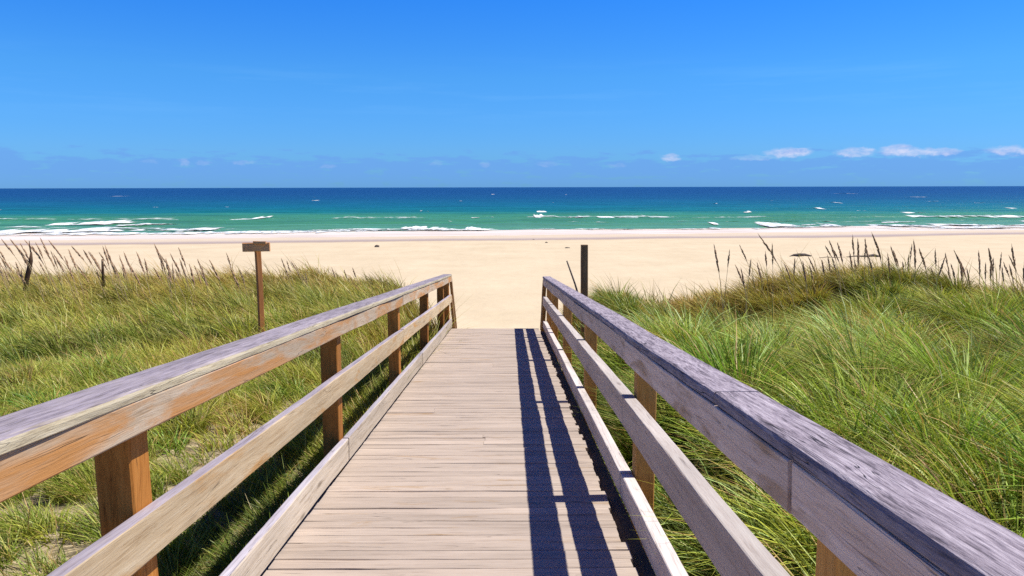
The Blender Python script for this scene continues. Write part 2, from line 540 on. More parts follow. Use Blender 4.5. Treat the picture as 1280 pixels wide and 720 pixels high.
# swash: the thin film of water sliding up the sand
sxp = np.arange(-160, 160.1, 0.8)
rows = 22
u = np.linspace(0, 1, rows)
SX, SU = np.meshgrid(sxp, u)
ysh = SHORE0 + SHORE1 * np.clip(SX, -120, 120)
lo = ysh - 4.0 + 4.5 * (fbm(SX, SX * 0, 0.05, 3.0) - 0.5) + 1.0 * (fbm(SX, SX * 0, 0.3, 5.0) - 0.5)
SY = lo + SU * 10.0
SZ = np.maximum(terrain(SX, SY) + 0.035, 0.035 + sea_z(SX, SY))
SZ = SZ - 0.04 * (SU < 0.01) - 0.3 * (SU > 0.99)
V = np.stack([SX.ravel(), SY.ravel(), SZ.ravel()], 1)
idx = np.arange(SX.size).reshape(SX.shape)
Q = np.stack([idx[:-1, :-1].ravel(), idx[:-1, 1:].ravel(), idx[1:, 1:].ravel(), idx[1:, :-1].ravel()], 1)
tag(link_mesh('water_edge', np_mesh('water_edge', V, Q, smooth=True), M['swash']), 'thin film of water sliding up the wet sand', 'water', kind='structure')

# ------------------------------------------------------------------ foam of the breaking waves: lumpy ridges on the water
foamV, foamQ, foamE = [], [], []
fbase = 0


def foam_strip(px0, px1, py0, py1, thick, hgt, ragged=0.5, seed=0, op=1.0):
    """a band of foam from (px0,py0) to (px1,py1) at sea level, 'thick' in photograph pixels"""
    global fbase
    a = at_z(px0, py0, 0.0); b = at_z(px1, py1, 0.0)
    n = max(8, int(abs(px1 - px0) / 0.7))
    t = np.linspace(0, 1, n)
    cx = a.x + (b.x - a.x) * t; cy = a.y + (b.y - a.y) * t
    depth = cy * cy * thick / (F * CZ)                       # metres of sea under one pixel row
    env = np.minimum(1, np.minimum(t, 1 - t) * 6.0) ** 0.6
    nz = fbm(cx, cx * 0 + seed * 3.1, 0.35, seed, 4)
    nz2 = fbm(cx, cx * 0 + seed * 7.7, 1.6, seed + 3, 3)
    prof = env * np.clip(1 - ragged + ragged * 2.4 * (nz - 0.2), 0.0, 1.6)
    cy = cy + (nz2 - 0.5) * depth * 0.45 + (nz - 0.5) * depth * 0.6
    m = 9
    vv = np.linspace(-1, 1, m)
    T, VV = np.meshgrid(np.arange(n), vv)
    X = cx[T] + 0.15 * (RNG.random(T.shape) - 0.5)
    Y = cy[T] + VV * depth[T] * 0.5 * prof[T]
    shape = np.clip(1 - np.abs(VV + 0.45) ** 1.4, 0, 1)        # steep shoreward face, long back
    Z = np.maximum(sea_z(X, Y), beach_z(X, Y)) + 0.05 + hgt * shape * prof[T] * (0.6 + 0.8 * fbm(X, Y, 1.3, seed + 1.0))
    edge = np.abs(VV) > 0.99
    Vs = np.stack([X.ravel(), Y.ravel(), Z.ravel()], 1)
    idx = np.arange(T.size).reshape(T.shape) + fbase
    foamV.append(Vs)
    ends = np.minimum(T, n - 1 - T) / max(n * 0.12, 1)
    foamE.append((np.minimum(1 - np.abs(VV), 1) * np.clip(ends, 0, 1) * 1.6 * np.clip(prof[T], 0, 1)).ravel() * op - 0.25 * (1 - op))
    q = np.stack([idx[:-1, :-1].ravel(), idx[:-1, 1:].ravel(), idx[1:, 1:].ravel(), idx[1:, :-1].ravel()], 1)
    pz = (prof[T[:-1, :-1]] > 0.12).ravel()
    foamQ.append(q[pz])
    fbase += T.size


FOAM = [  # px0, px1, py0, py1, thickness px, height m, raggedness
    (-40, 124, 291, 290.5, 9, 0.5, 0.15), (58, 150, 280.2, 279, 3.6, 0.5, 0.5), (100, 180, 279, 278, 2.6, 0.4, 0.6),
    (148, 226, 283, 281.5, 3.2, 0.45, 0.6), (160, 216, 287, 286.5, 3.4, 0.4, 0.6), (214, 272, 288.5, 286, 5, 0.5, 0.5), (226, 250, 290.5, 290, 3.5, 0.4, 0.5),
    (182, 200, 282, 281.6, 4, 0.5, 0.6),
    (262, 500, 292.5, 289, 3.6, 0.30, 0.35), (380, 520, 287.5, 287, 2.4, 0.3, 0.6), (500, 625, 286.8, 287, 5, 0.5, 0.35), (500, 535, 284.8, 285, 3, 0.5, 0.6),
    (580, 604, 284.6, 284.6, 3, 0.4, 0.6),
    (320, 336, 272, 272, 2.6, 0.4, 0.5), (588, 600, 273, 273, 1.6, 0.3, 0.5),
    (666, 680, 270.8, 270.5, 3, 0.5, 0.5), (704, 731, 271.8, 271.6, 3, 0.5, 0.4), (745, 770, 271.3, 271.5, 1.8, 0.4, 0.7), (768, 800, 272.5, 272.5, 1.6, 0.3, 0.8), (800, 812, 270.2, 270.2, 2, 0.4, 0.6), (836, 846, 270.3, 270.3, 1.8, 0.4, 0.6),
    (777, 793, 286.2, 286.2, 2.2, 0.3, 0.5), (884, 897, 285.8, 285.6, 2.8, 0.4, 0.4), (888, 898, 281, 281, 2, 0.3, 0.5), (940, 962, 286, 285.6, 2.4, 0.3, 0.5),
    (945, 999, 281.5, 282.6, 5, 0.5, 0.4), (948, 968, 279.3, 280, 2, 0.4, 0.5), (998, 1022, 281.5, 281, 2, 0.3, 0.7), (1022, 1056, 281.6, 282, 4.4, 0.5, 0.5), (1030, 1046, 276.8, 276.8, 2.2, 0.3, 0.6),
    (1095, 1176, 283, 283.6, 5.4, 0.55, 0.35), (1172, 1238, 281.8, 283, 5.2, 0.55, 0.3), (1236, 1264, 282.5, 282.2, 3, 0.4, 0.6), (1262, 1330, 282.8, 282, 2.6, 0.4, 0.6),
    (1152, 1188, 271.4, 271.4, 4, 0.5, 0.4), (1188, 1278, 272, 271.6, 2.4, 0.4, 0.55), (1274, 1330, 278.5, 278, 3, 0.4, 0.5), (1090, 1150, 278.8, 278.6, 1.4, 0.2, 0.8),
    (-40, 4, 273, 273.4, 1.6, 0.3, 0.5), (-40, 3, 279.5, 279.5, 1.6, 0.3, 0.5),
    (670, 684, 264, 264, 1.4, 0.3, 0.7), (1137, 1147, 265.8, 265.4, 2.2, 0.4, 0.5), (1019, 1027, 261.4, 261.4, 1.6, 0.4, 0.5), (1072, 1079, 262.8, 262.6, 2, 0.4, 0.6),
    (1040, 1044, 253.6, 253.6, 1.4, 0.5, 0.4), (1051, 1056, 242, 242, 1.0, 0.8, 0.5), (1144, 1151, 246.4, 246.4, 1.0, 0.6, 0.5), (1258, 1263, 260.6, 260.2, 1.6, 0.4, 0.5),
    (1216, 1222, 254, 254, 1.0, 0.6, 0.6), (930, 938, 266, 265, 1.4, 0.4, 0.7), (392, 400, 250.6, 250.6, 1.0, 0.6, 0.5), (614, 618, 243, 243, 0.8, 0.8, 0.6),
    (560, 566, 276, 276.6, 1.6, 0.2, 0.7), (850, 960, 271.6, 271.4, 0.9, 0.2, 0.8), (250, 320, 274.2, 273.0, 0.9, 0.2, 0.8),
]
for i, s in enumerate(FOAM):
    foam_strip(s[0], s[1], s[2], s[3], s[4] * (1.15 if s[4] > 2.3 else 0.85), s[5] * (0.32 if s[4] > 2.3 else 0.15), min(0.95, s[6] * 1.25), seed=i + 1)
for i, (x0, x1, y0_, y1_, th_, op_) in enumerate([(-60, 250, 274.6, 274.2, 2.6, 0.36), (240, 570, 273.6, 271.4, 2.8, 0.32), (560, 1000, 271.6, 270.8, 2.6, 0.36), (990, 1340, 270.8, 270.2, 2.6, 0.32),
                                                   (-60, 330, 285.5, 286, 3.0, 0.45), (600, 960, 287.5, 286.2, 2.6, 0.55), (930, 1340, 285.4, 285.0, 3.2, 0.6), (640, 1340, 277.5, 276.5, 2.0, 0.4),
                                                   (-60, 300, 294.5, 292.5, 4.5, 0.75), (280, 640, 291.0, 288.6, 2.8, 0.7), (-60, 180, 288.2, 287.6, 3.0, 0.7), (1060, 1340, 286.6, 286.2, 2.6, 0.7)]):
    foam_strip(x0, x1, y0_, y1_, th_, 0.10, 0.7, seed=200 + i, op=op_)
for i in range(16):                                            # scattered whitecaps farther out
    px = random.uniform(-60, 1340); py = 240 + 30 * random.random() ** 0.8
    foam_strip(px, px + random.uniform(1.5, 3.5), py, py, random.uniform(0.4, 0.7), 0.05, 0.6, seed=80 + i)
V = np.concatenate(foamV); Q = np.concatenate(foamQ)
fme = np_mesh('surf_foam', V, Q, smooth=True)
fa = fme.attributes.new('core', 'FLOAT', 'POINT')
fa.data.foreach_set('value', np.concatenate(foamE).astype(np.float32))
tag(link_mesh('surf_foam', fme, M['foam']), 'white foam of the waves breaking along the shore', 'foam', kind='stuff')


# ------------------------------------------------------------------ boards
class Boards:
    def __init__(self):
        self.V, self.Q, self.R = [], [], []
        self.n = 0

    def add(self, p0, p1, side, up, w, t, ch=0.004, seg=None, jit=0.0015, rnd=None, chs=None, bow=0.0):
        """board from p0 to p1; w along 'side', t along 'up'; octagonal section with worn corners; jittered along its length"""
        p0, p1, side, up = Vector(p0), Vector(p1), Vector(side).normalized(), Vector(up).normalized()
        L = (p1 - p0).length
        d = (p1 - p0).normalized()
        if seg is None: seg = max(2, int(L / 0.14))
        c = chs or (ch,) * 4                                   # (+side+up), (-side+up), (-side-up), (+side-up)
        a, b = w / 2, t / 2
        prof = [(a, b - c[0]), (a - c[0] * 0.3, b - c[0] * 0.3), (a - c[0], b), (-a + c[1], b), (-a + c[1] * 0.3, b - c[1] * 0.3), (-a, b - c[1]),
                (-a, -b + c[2]), (-a + c[2], -b), (a - c[3], -b), (a, -b + c[3])]
        m = len(prof)
        rn = random.random() if rnd is None else rnd
        ph = random.random() * 50
        ps = np.array(prof)
        ss = np.linspace(0, 1, seg + 1)
        base = self.n
        pts = []
        for k, s in enumerate(ss):
            o = p0 + (p1 - p0) * s
            ox = jit * 2.2 * (float(vnoise(s * L * 1.3, ph)) - 0.5) * 2
            oz = jit * 1.6 * (float(vnoise(s * L * 1.1, ph + 9)) - 0.5) * 2 + bow * math.sin(s * math.pi)
            for q, (x, y) in enumerate(prof):
                jx = jit * (float(vnoise(s * L * 7, ph + q * 3.3)) - 0.5) * 1.4
                jy = jit * (float(vnoise(s * L * 7, ph + q * 5.1 + 20)) - 0.5) * 1.4
                pts.append(o + side * (x + ox + jx) + up * (y + oz + jy))
        # end caps: inset centre fans
        pts.append(p0 - d * 0.001); pts.append(p1 + d * 0.001)
        self.V += [tuple(p) for p in pts]
        e0, e1 = base + (seg + 1) * m, base + (seg + 1) * m + 1
        flip = side.cross(up).dot(d) < 0
        for k in range(seg):
            for q in range(m):
                q2 = (q + 1) % m
                f = (base + k * m + q, base + k * m + q2, base + (k + 1) * m + q2, base + (k + 1) * m + q)
                self.Q.append(f[::-1] if flip else f)
        for q in range(m):
            q2 = (q + 1) % m
            f0 = (e0, base + q2, base + q); f1 = (e1, base + seg * m + q, base + seg * m + q2)
            self.Q.append(f0[::-1] if flip else f0); self.Q.append(f1[::-1] if flip else f1)
        self.R += [rn] * len(pts)
        self.n += len(pts)
        return self

    def build(self, name, mat, parent=None):
        me = bpy.data.meshes.new(name)
        me.from_pydata(self.V, [], self.Q)
        at = me.attributes.new('rnd', 'FLOAT', 'POINT')
        at.data.foreach_set('value', np.array(self.R, dtype=np.float32))
        me.update()
        return link_mesh(name, me, mat, parent)


X_, Y_, Z_ = Vector((1, 0, 0)), Vector((0, 1, 0)), Vector((0, 0, 1))
# local frame of the boardwalk: origin at the eye, Y down the slope, Z square to the deck (so z = -D)
FR = dict(loc=(0, 0, CZ), rot=(-SLOPE, 0, 0))

# ---- boardwalk
bw = tag(empty('boardwalk', **FR), 'weathered wooden boardwalk of cross planks running down to the beach', 'boardwalk')
dk = Boards()
y = -2.2
pitch = 0.086
XL, XR = -0.955, 0.493
k = 0
while y < DECK_END - 0.05:
    wv = 0.0822 + random.uniform(-0.0015, 0.0015)
    xr = XR + random.uniform(-0.014, 0.012)
    yy = y + random.uniform(-0.002, 0.002)
    dz = random.uniform(-0.0018, 0.0015)
    zc = -H - 0.019 + dz
    skew = random.uniform(-0.003, 0.003)
    br = random.random()
    cut = None
    if k % 38 in (5, 6, 7): cut = -0.18 + random.uniform(-0.01, 0.02)
    elif k % 38 in (16, 17): cut = -0.60 + random.uniform(-0.02, 0.02)
    if cut is None:
        dk.add((XL, yy - skew, zc), (xr, yy + skew, zc), Y_, Z_, wv, 0.038, 0.004, seg=9, jit=0.0022, rnd=br)
    else:
        dk.add((XL, yy - skew, zc), (cut - 0.0008, yy, zc), Y_, Z_, wv, 0.038, 0.004, seg=6, jit=0.0022, rnd=br)
        dk.add((cut + 0.0008, yy + 0.001, zc + 0.0008), (xr, yy + skew, zc + 0.001), Y_, Z_, wv, 0.038, 0.004, seg=6, jit=0.0022, rnd=br * 0.8 + 0.1)
    y += pitch + random.uniform(-0.001, 0.0015)
    k += 1
dk.build('deck', M['deck'], bw)
for x in (-0.86, -0.18, 0.42):
    b = Boards().add((x, -2.3, -H - 0.135), (x, DECK_END - 0.1, -H - 0.135), X_, Z_, 0.045, 0.19, 0.004, seg=20)
    b.build('joist', M['frame'], bw)
for x0, x1 in ((XL - 0.05, XL - 0.012), (XR + 0.006, XR + 0.091)):  # dark strips added so the gaps along the deck edges read as black shade
    Boards().add(((x0 + x1) / 2, -2.3, -H - 0.145), ((x0 + x1) / 2, DECK_END - 0.1, -H - 0.145), X_, Z_, x1 - x0, 0.20, 0.004, seg=24).build('gap_shade_strip', M['frame'], bw)
b = Boards().add((XL, DECK_END - 0.075, -H - 0.14), (XR, DECK_END - 0.075, -H - 0.14), Y_, Z_, 0.04, 0.19, 0.004, seg=6)
b.build('end_board', M['frame'], bw)
for yb in (0.5, 3.0, 5.5, 8.0, 10.5):
    for x in (-0.75, 0.32):
        g = float(terrain(x, yb)) - CZ
        b = Boards().add((x, yb, -H - 0.60), (x, yb, -H - 0.23), X_, Y_, 0.1, 0.1, 0.006, seg=3)
        b.build('support_pile', M['frame'], bw)

# ---- steps at the end
st = tag(empty('steps', **FR), 'short flight of wooden steps from the boardwalk end down to the sand', 'steps')
for i in range(3):
    yb = DECK_END + 0.17 + 0.30 * i
    zb = -H - 0.17 * (i + 1)
    Boards().add((-0.9, yb, zb), (0.46, yb, zb), Y_, Z_, 0.27, 0.038, 0.005, seg=8).build('tread', M['deck'], st)
for x in (-0.88, 0.45):
    Boards().add((x, DECK_END + 0.03, -H - 0.26), (x, DECK_END + 1.05, -H - 0.82), X_, Vector((0, 0.48, 0.88)), 0.04, 0.2, 0.004, seg=5).build('stringer', M['frame'], st)


# ---- railings
def railing(side, label, XI, a, t_cap, w_cap, fas, mid, kick, posts, mats, cuts_cap, cuts_fas, cuts_mid, cuts_kick):
    """side -1 left, +1 right; depths below the eye: a cap top, fas / mid / kick = (top, bottom); XI = inner face"""
    r = tag(empty('railing', **FR), label, 'railing', 'railings of the boardwalk')
    TH = 0.04 if side < 0 else 0.062
    s = side

    def run(name, cuts, x, w, top, bot, mat, ch, jit, upw=False, gap=0.003):
        for y0, y1 in zip(cuts[:-1], cuts[1:]):
            zc = -(top + bot) / 2 + random.uniform(-0.002, 0.002)
            dx = random.uniform(-0.002, 0.002)
            b = Boards().add((x + dx, y0 + gap, zc), (x + dx, y1 - gap, zc), X_, Z_, w, bot - top, chs=ch, jit=jit, bow=random.uniform(-0.004, 0.002))
            b.build(name, mat, r)
    xc = s * (XI - 0.001 + w_cap / 2)
    inner = (0.004, 0.012, 0.004, 0.004) if s > 0 else (0.012, 0.004, 0.004, 0.004)
    run('cap_rail', cuts_cap, xc, w_cap, a, a + t_cap, mats[0], inner, 0.0016)
    xr = s * (XI + 0.004 + TH / 2)
    run('top_rail', cuts_fas, xr, TH, fas[0], fas[1], mats[1], (0.004,) * 4, 0.0025)
    run('middle_rail', cuts_mid, xr, TH, mid[0], mid[1], mats[2], (0.005,) * 4, 0.0017)
    run('kick_rail', cuts_kick, xr, TH, kick[0], kick[1], mats[3], (0.006,) * 4, 0.0017)
    pw = 0.098
    for yp in posts:
        xp = s * (XI + 0.004 + TH + 0.002 + pw / 2)
        wy = yp
        g = float(terrain(xp, wy)) - CZ
        # posts stand plumb: undo the slope
        upv = Vector((0, -math.sin(SLOPE), math.cos(SLOPE)))
        fw = Vector((0, math.cos(SLOPE), math.sin(SLOPE)))
        ztop = -(a + t_cap + 0.004)
        foot = max(0.95, (ztop - (g + wy * math.tan(SLOPE))) + 0.35)
        p1 = Vector((xp, yp, ztop)); p0 = p1 - upv * foot
        b = Boards().add(p0, p1, X_, fw, pw, pw, 0.005, seg=8, jit=0.002)
        b.build('post', mats[4], r)
    # slanting pieces that take the railing down beside the steps
    for d0, d1 in ((a + 0.09, 1.36), (mid[0] + 0.06, 1.66)):
        y0, y1 = DECK_END + 0.05, DECK_END + 1.15
        v = Vector((0, y1 - y0, -(d1 - d0))).normalized()
        nrm = Vector((0, -v.z, v.y))
        b = Boards().add((xr, y0, -d0), (xr, y1, -d1), X_, nrm, TH, 0.088, 0.004, seg=8, jit=0.002)
        b.build('stair_rail', mats[5], r)
    yq = DECK_END + 1.08
    xp = s * (XI + 0.004 + TH + 0.002 + 0.04)
    b = Boards().add((xp, yq, -2.05), (xp, yq, -1.26), X_, Y_, 0.08, 0.08, 0.005, seg=5)
    b.build('post', mats[5], r)
    return r


LX = 0.942
rl = railing(-1, 'left wooden railing with cream and orange weathered rails, sunlit on its inner side', LX, 0.340, 0.031, 0.142,
             (0.374, 0.462), (0.678, 0.805), (1.085, 1.222), (-0.35, 1.94, 4.24, 6.6, 8.95, 11.1, 12.1),
             (M['cap_left'], M['fascia_left'], M['rail_left'], M['kick_left'], M['post_left'], M['old_post']),
             (-2.0, 7.7, DECK_END + 0.02), (-2.0, 6.6, DECK_END), (-2.0, 1.2, 6.6, DECK_END), (-2.0, 4.3, 8.0, DECK_END - 0.02))
RX = 0.562
rr = railing(1, 'right wooden railing with lilac grey weathered rails, its inner side in shade', RX, 0.380, 0.034, 0.126,
             (0.418, 0.527), (0.715, 0.861), (1.118, 1.238), (-0.75, 1.42, 3.62, 6.05, 8.45, 10.8, 12.1),
             (M['cap_right'], M['fascia_right'], M['rail_right'], M['rail_right'], M['post_right'], M['old_post']),
             (-2.0, 2.0, 4.6, 8.5, DECK_END + 0.02), (-2.0, 1.46, 3.56, 8.45, DECK_END), (-2.0, 3.65, 6.1, DECK_END), (-2.0, 3.7, 8.4, DECK_END - 0.02))


# ------------------------------------------------------------------ tubes for stalks, branches and driftwood
def tube(pts, radii, sides=6):
    pts = [Vector(p) for p in pts]
    V, Fc = [], []
    for i, p in enumerate(pts):
        d = (pts[min(i + 1, len(pts) - 1)] - pts[max(i - 1, 0)]).normalized()
        u = d.cross(Vector((0.3, 1, 0.1))).normalized(); v = d.cross(u)
        for k in range(sides):
            a = 2 * math.pi * k / sides
            V.append(p + (u * math.cos(a) + v * math.sin(a)) * radii[i])
    for i in range(len(pts) - 1):
        for k in range(sides):
            k2 = (k + 1) % sides
            Fc.append((i * sides + k, i * sides + k2, (i + 1) * sides + k2, (i + 1) * sides + k))
    Fc.append(tuple(range(sides))[::-1]); Fc.append(tuple((len(pts) - 1) * sides + k for k in range(sides)))
    return V, Fc


def tubes_mesh(name, parts, mats, parent=None, smooth=True):
    V, Fc, MI = [], [], []
    for pts, rad, mi in parts:
        v, f = tube(pts, rad)
        b = len(V)
        V += [tuple(q) for q in v]; Fc += [tuple(i + b for i in q) for q in f]; MI += [mi] * len(f)
    me = bpy.data.meshes.new(name)
    me.from_pydata(V, [], Fc)
    for p, mi in zip(me.polygons, MI): p.material_index = mi; p.use_smooth = smooth
    me.attributes.new('rnd', 'FLOAT', 'POINT')
    return link_mesh(name, me, mats, parent)


def gz(x, y):
    return float(terrain(x, y))


SGN = 8.6


# ---- sign on the left dune (blank wooden board seen from behind on a leaning post)
base = at_y(326, 392, SGN); topp = at_y(321.5, 302, SGN)
sg = tag(empty('wooden_sign', (base.x, base.y, gz(base.x, base.y))), 'small blank brown board on a reddish post in the left grass', 'sign')
p0 = Vector((base.x, base.y, min(gz(base.x, base.y), base.z) - 0.35)) - sg.location
p1 = topp - sg.location
b = Boards().add(p0, p1, Vector((math.cos(0.65), math.sin(0.65), 0)), Vector((-math.sin(0.65), math.cos(0.65), 0)), 0.060, 0.060, 0.006, seg=8, jit=0.003)
b.build('post', M['sign_post'], sg)
bl = at_y(303.5, 309.5, SGN - 0.07) - sg.location; br = at_y(337.5, 309.0, SGN - 0.07) - sg.location
Boards().add(bl, br, Y_, Z_, 0.03, 0.105, 0.006, seg=6, jit=0.005).build('board', M['sign_board'], sg)
tl = at_y(317, 303.6, SGN - 0.10) - sg.location; tr = at_y(333, 304.2, SGN - 0.10) - sg.location
Boards().add(tl, tr, Y_, Z_, 0.03, 0.03, 0.006, seg=5, jit=0.006).build('top_strip', M['sign_board'], sg)

# ---- tall post standing behind the right railing
tp = at_y(730.6, 306, 10.2); tb = at_y(731.4, 400, 10.2)
wp = Boards().add((tb.x - tp.x, 0, min(tb.z, gz(tb.x, tb.y)) - 0.4 - tp.z), (0, 0, 0), X_, Y_, 0.095, 0.095, 0.007, seg=8, jit=0.003).build('wooden_post', M['old_post'])
wp.location = tp
tag(wp, 'plain dark brown square post rising behind the right railing', 'post')

# ---- thin leaning stick left of that post
q0 = at_y(717, 352, 11.0); q1 = at_y(708.5, 326, 11.0)
q0 = q0 + (q0 - q1) * 1.2
o = tubes_mesh('stick', [([q0 - q1, (q0 - q1) * 0.5 + Vector((0.01, 0, 0)), Vector((0, 0, 0))], [0.016, 0.014, 0.011], 0)], [M['drift']])
o.location = q1
tag(o, 'thin grey stick leaning left behind the right railing', 'stick')

# ---- dead branch standing in the grass on the far left
B = lambda x, y: at_y(x, y, 11.3)
root = B(31, 372)
pth = [B(31, 374), B(33, 352), B(36, 338), B(38.5, 326), B(39, 315)]
tw = [B(36, 338), B(38, 331), B(34, 326), B(33, 324)]
tw2 = [B(39, 318), B(37, 308), B(36.5, 301)]
rl_ = lambda P: [p - root for p in P]
o = tubes_mesh('dead_branch', [(rl_(pth), [0.035, 0.034, 0.036, 0.03, 0.012], 0), (rl_(tw), [0.02, 0.016, 0.013, 0.006], 0), (rl_(tw2), [0.012, 0.008, 0.004], 0)], [M['dead']])
o.location = root
tag(o, 'dark crooked dead branch standing upright in the grass', 'branch')
q = at_y(128, 349, 11.5); q1 = at_y(128, 324, 11.5)
o = tubes_mesh('thin_stake', [([Vector((0, 0, -0.3)), (q1 - q) * 0.5 + Vector((0.006, 0, 0)), q1 - q], [0.022, 0.02, 0.016], 0)], [M['dead']])
o.location = q
tag(o, 'short thin dark stake upright among the seed stalks', 'stake')


# ---- driftwood and litter on the beach
def on_sand(px, py):
    d = ray(px, py); t = 5.0
    for _ in range(4000):
        p = Vector((0, 0, CZ)) + d * t
        if p.z <= gz(p.x, p.y): return p
        t += 0.05
    return p


def drift(pix, rad, label, lift=None):
    P = [on_sand(*p) for p in pix]
    yy = sum(p.y for p in P) / len(P)
    P = [at_y(px, py, yy + (0.4 * (i % 2))) for i, (px, py) in enumerate(pix)]
    o0 = P[0].copy(); o0.z = gz(P[0].x, P[0].y)
    lo_ = [Vector((p.x, p.y, max(p.z, gz(p.x, p.y) + rad[i] * 0.3))) - o0 for i, p in enumerate(P)]
    o = tubes_mesh('driftwood', [(lo_, rad, 0)], [M['drift']])
    o.location = o0
    tag(o, label, 'driftwood', 'driftwood on the beach')


drift([(987, 324), (992, 321.5), (998, 319.2), (1006, 318.6), (1014, 320)], [0.03, 0.09, 0.12, 0.09, 0.04], 'arched grey driftwood log lying alone on the sand')
drift([(1024, 322.5), (1034, 322), (1044, 322.8), (1056, 322.4)], [0.02, 0.035, 0.035, 0.02], 'thin pale driftwood pole lying on the sand')
drift([(1058, 323), (1070, 321.5), (1082, 321.5), (1092, 320.0), (1098, 322)], [0.03, 0.06, 0.08, 0.13, 0.08], 'dark knotted driftwood branch behind the right dune seed stalks')
drift([(1197, 353.5), (1208, 352.5), (1220, 353)], [0.015, 0.02, 0.012], 'thin dark stick on the sand at the far right')


def lump(px, py, w, h, label):
    p = on_sand(px, py)
    s = p.y / F
    bm = bmesh.new()
    bmesh.ops.create_icosphere(bm, subdivisions=3, radius=1.0)
    for v in bm.verts:
        n = float(fbm(v.co.x * 2 + px, v.co.y * 2 + v.co.z * 3, 1.1, 2.0))
        k = 0.6 + 0.9 * n
        v.co = Vector((v.co.x * w * s * 0.5 * k, v.co.y * w * s * 0.45 * k, max(-0.02, v.co.z * h * s * 0.8 * k)))
    me = bpy.data.meshes.new('seaweed_clump'); bm.to_mesh(me); bm.free()
    me.attributes.new('rnd', 'FLOAT', 'POINT')
    o = link_mesh('seaweed_clump', me, M['drift'])
    o.location = (p.x, p.y, gz(p.x, p.y))
    tag(o, label, 'seaweed', 'washed up clumps on the sand')


lump(471.5, 308.8, 6, 3, 'dark washed up clump on open sand, left of the walkway axis')
lump(683, 303.6, 3, 1.6, 'tiny dark speck of seaweed near the wet sand')
lump(709.5, 310, 6, 1.2, 'thin flat grey clump on the sand left of tall post')
lump(667, 299.5, 2.4, 1.0, 'faint small clump at the edge of the wet sand')

# ------------------------------------------------------------------ seed stalks above the crests
STEMS = []


def stalk_mesh(Lt, lean, head, seed):
    rnd = random.Random(seed)
    parts = []
    n = 7
    P = []
    for i in range(n):
        t = i / (n - 1)
        P.append(Vector((-lean * Lt * (0.35 * t + 0.65 * t * t), 0.06 * Lt * math.sin(t * 2.0 + seed), Lt * (t - 0.12 * lean * t * t))))
    parts.append((P, [0.0055 - 0.0028 * i / (n - 1) for i in range(n)], 0))

    def pos(t):
        i = min(int(t * (n - 1)), n - 2); f = t * (n - 1) - i
        return P[i].lerp(P[i + 1], f)
    t0 = 1 - head
    # spindle-shaped head made of many short spikelets hugging the stem
    k = int(26 + 40 * head)
    for i in range(k):
        u = i / k
        t = t0 + head * u
        p = pos(min(t, 0.995)); d = (pos(min(t + 0.04, 1.0)) - pos(max(t - 0.04, 0))).normalized()
        swell = math.sin(math.pi * (0.12 + 0.85 * u)) ** 0.8
        a = rnd.uniform(0, 6.28)
        sd = Vector((math.cos(a), math.sin(a), 0))
        ln = Lt * head * (0.16 + 0.08 * rnd.random())
        out = (0.006 + 0.007 * rnd.random()) * swell
        q = p + sd * out
        e = p + d * ln + sd * out * rnd.uniform(0.9, 1.9)
        parts.append(([p, q + d * ln * 0.4, e], [0.003, 0.0048 * (0.5 + swell), 0.0012], 1))
    return parts


def stalk(px, py, ydist, lean, head, label, group, thick=1.0, tan=False):
    tip = at_y(px, py, ydist)
    x0 = tip.x + lean * 0.7
    for _ in range(3):
        Lt = max(0.35, tip.z - gz(x0, ydist) + 0.02)
        x0 = tip.x + lean * Lt
    Lt = (tip.z - gz(x0, ydist) + 0.03) / (1 - 0.12 * lean)
    Lt = max(Lt, 0.4)
    o = tubes_mesh('seed_stalk', stalk_mesh(Lt, lean, min(0.6, head / Lt), int(px * 7 + py)), [M['stem'], M['seed_tan'] if tan else M['seed']])
    o.location = (x0, ydist, gz(x0, ydist) - 0.02)
    o.scale = (thick, thick, 1.0) if thick != 1 else (1, 1, 1)
    tag(o, label, 'seed stalk', group)


LEFT = [(20, 50), (65, 55), (155, 50), (196, 85), (240, 45), (275, 60), (240, 110), (370, 110), (402, 85), (465, 105), (545, 95), (575, 90), (645, 140), (670, 125), (735, 125),
        (770, 160), (840, 80), (925, 130), (968, 100), (1040, 195), (1148, 200), (1240, 200), (3, 90), (5, 130), (-30, 60), (-60, 90), (185, 70), (480, 125), (345, 150), (1010, 190), (895, 190),
        (880, 160), (300, 130), (430, 190), (1085, 215), (1130, 165), (700, 175), (120, 75), (90, 95), (600, 150), (830, 200), (965, 165)]
GL = 'brown seed stalks above the left dune'
for i, (zx, zy) in enumerate(LEFT):
    rr_ = random.Random(i)
    stalk(zx / 4.267, zy / 4.267 + 290, rr_.uniform(10.6, 12.6), rr_.uniform(0.22, 0.42) if zx < 500 else rr_.uniform(0.08, 0.3), rr_.uniform(0.22, 0.36),
          'dry brown seed stalk leaning left over the left dune grass', GL)
RIGHT = [(155, 205, 1), (345, 168, 1), (335, 225, 0), (232, 275, 0), (410, 270, 0), (565, 185, 0), (610, 195, 1), (660, 170, 0), (672, 185, 1), (705, 180, 0), (737, 165, 1), (800, 210, 0), (838, 262, 0),
         (860, 235, 0), (875, 190, 1), (905, 215, 1), (940, 285, 0), (990, 245, 0), (1010, 270, 0), (1048, 228, 1), (1040, 260, 0), (1110, 228, 1), (1148, 215, 1), (1165, 270, 0), (1210, 265, 0), (1225, 275, 0),
         (1248, 205, 1), (1275, 240, 1), (1310, 220, 0), (1340, 250, 0), (245, 285, 0), (545, 255, 0), (780, 235, 0), (1070, 290, 0), (470, 262, 0), (305, 265, 0), (640, 225, 0)]
GR = 'brown seed stalks above the right dune'
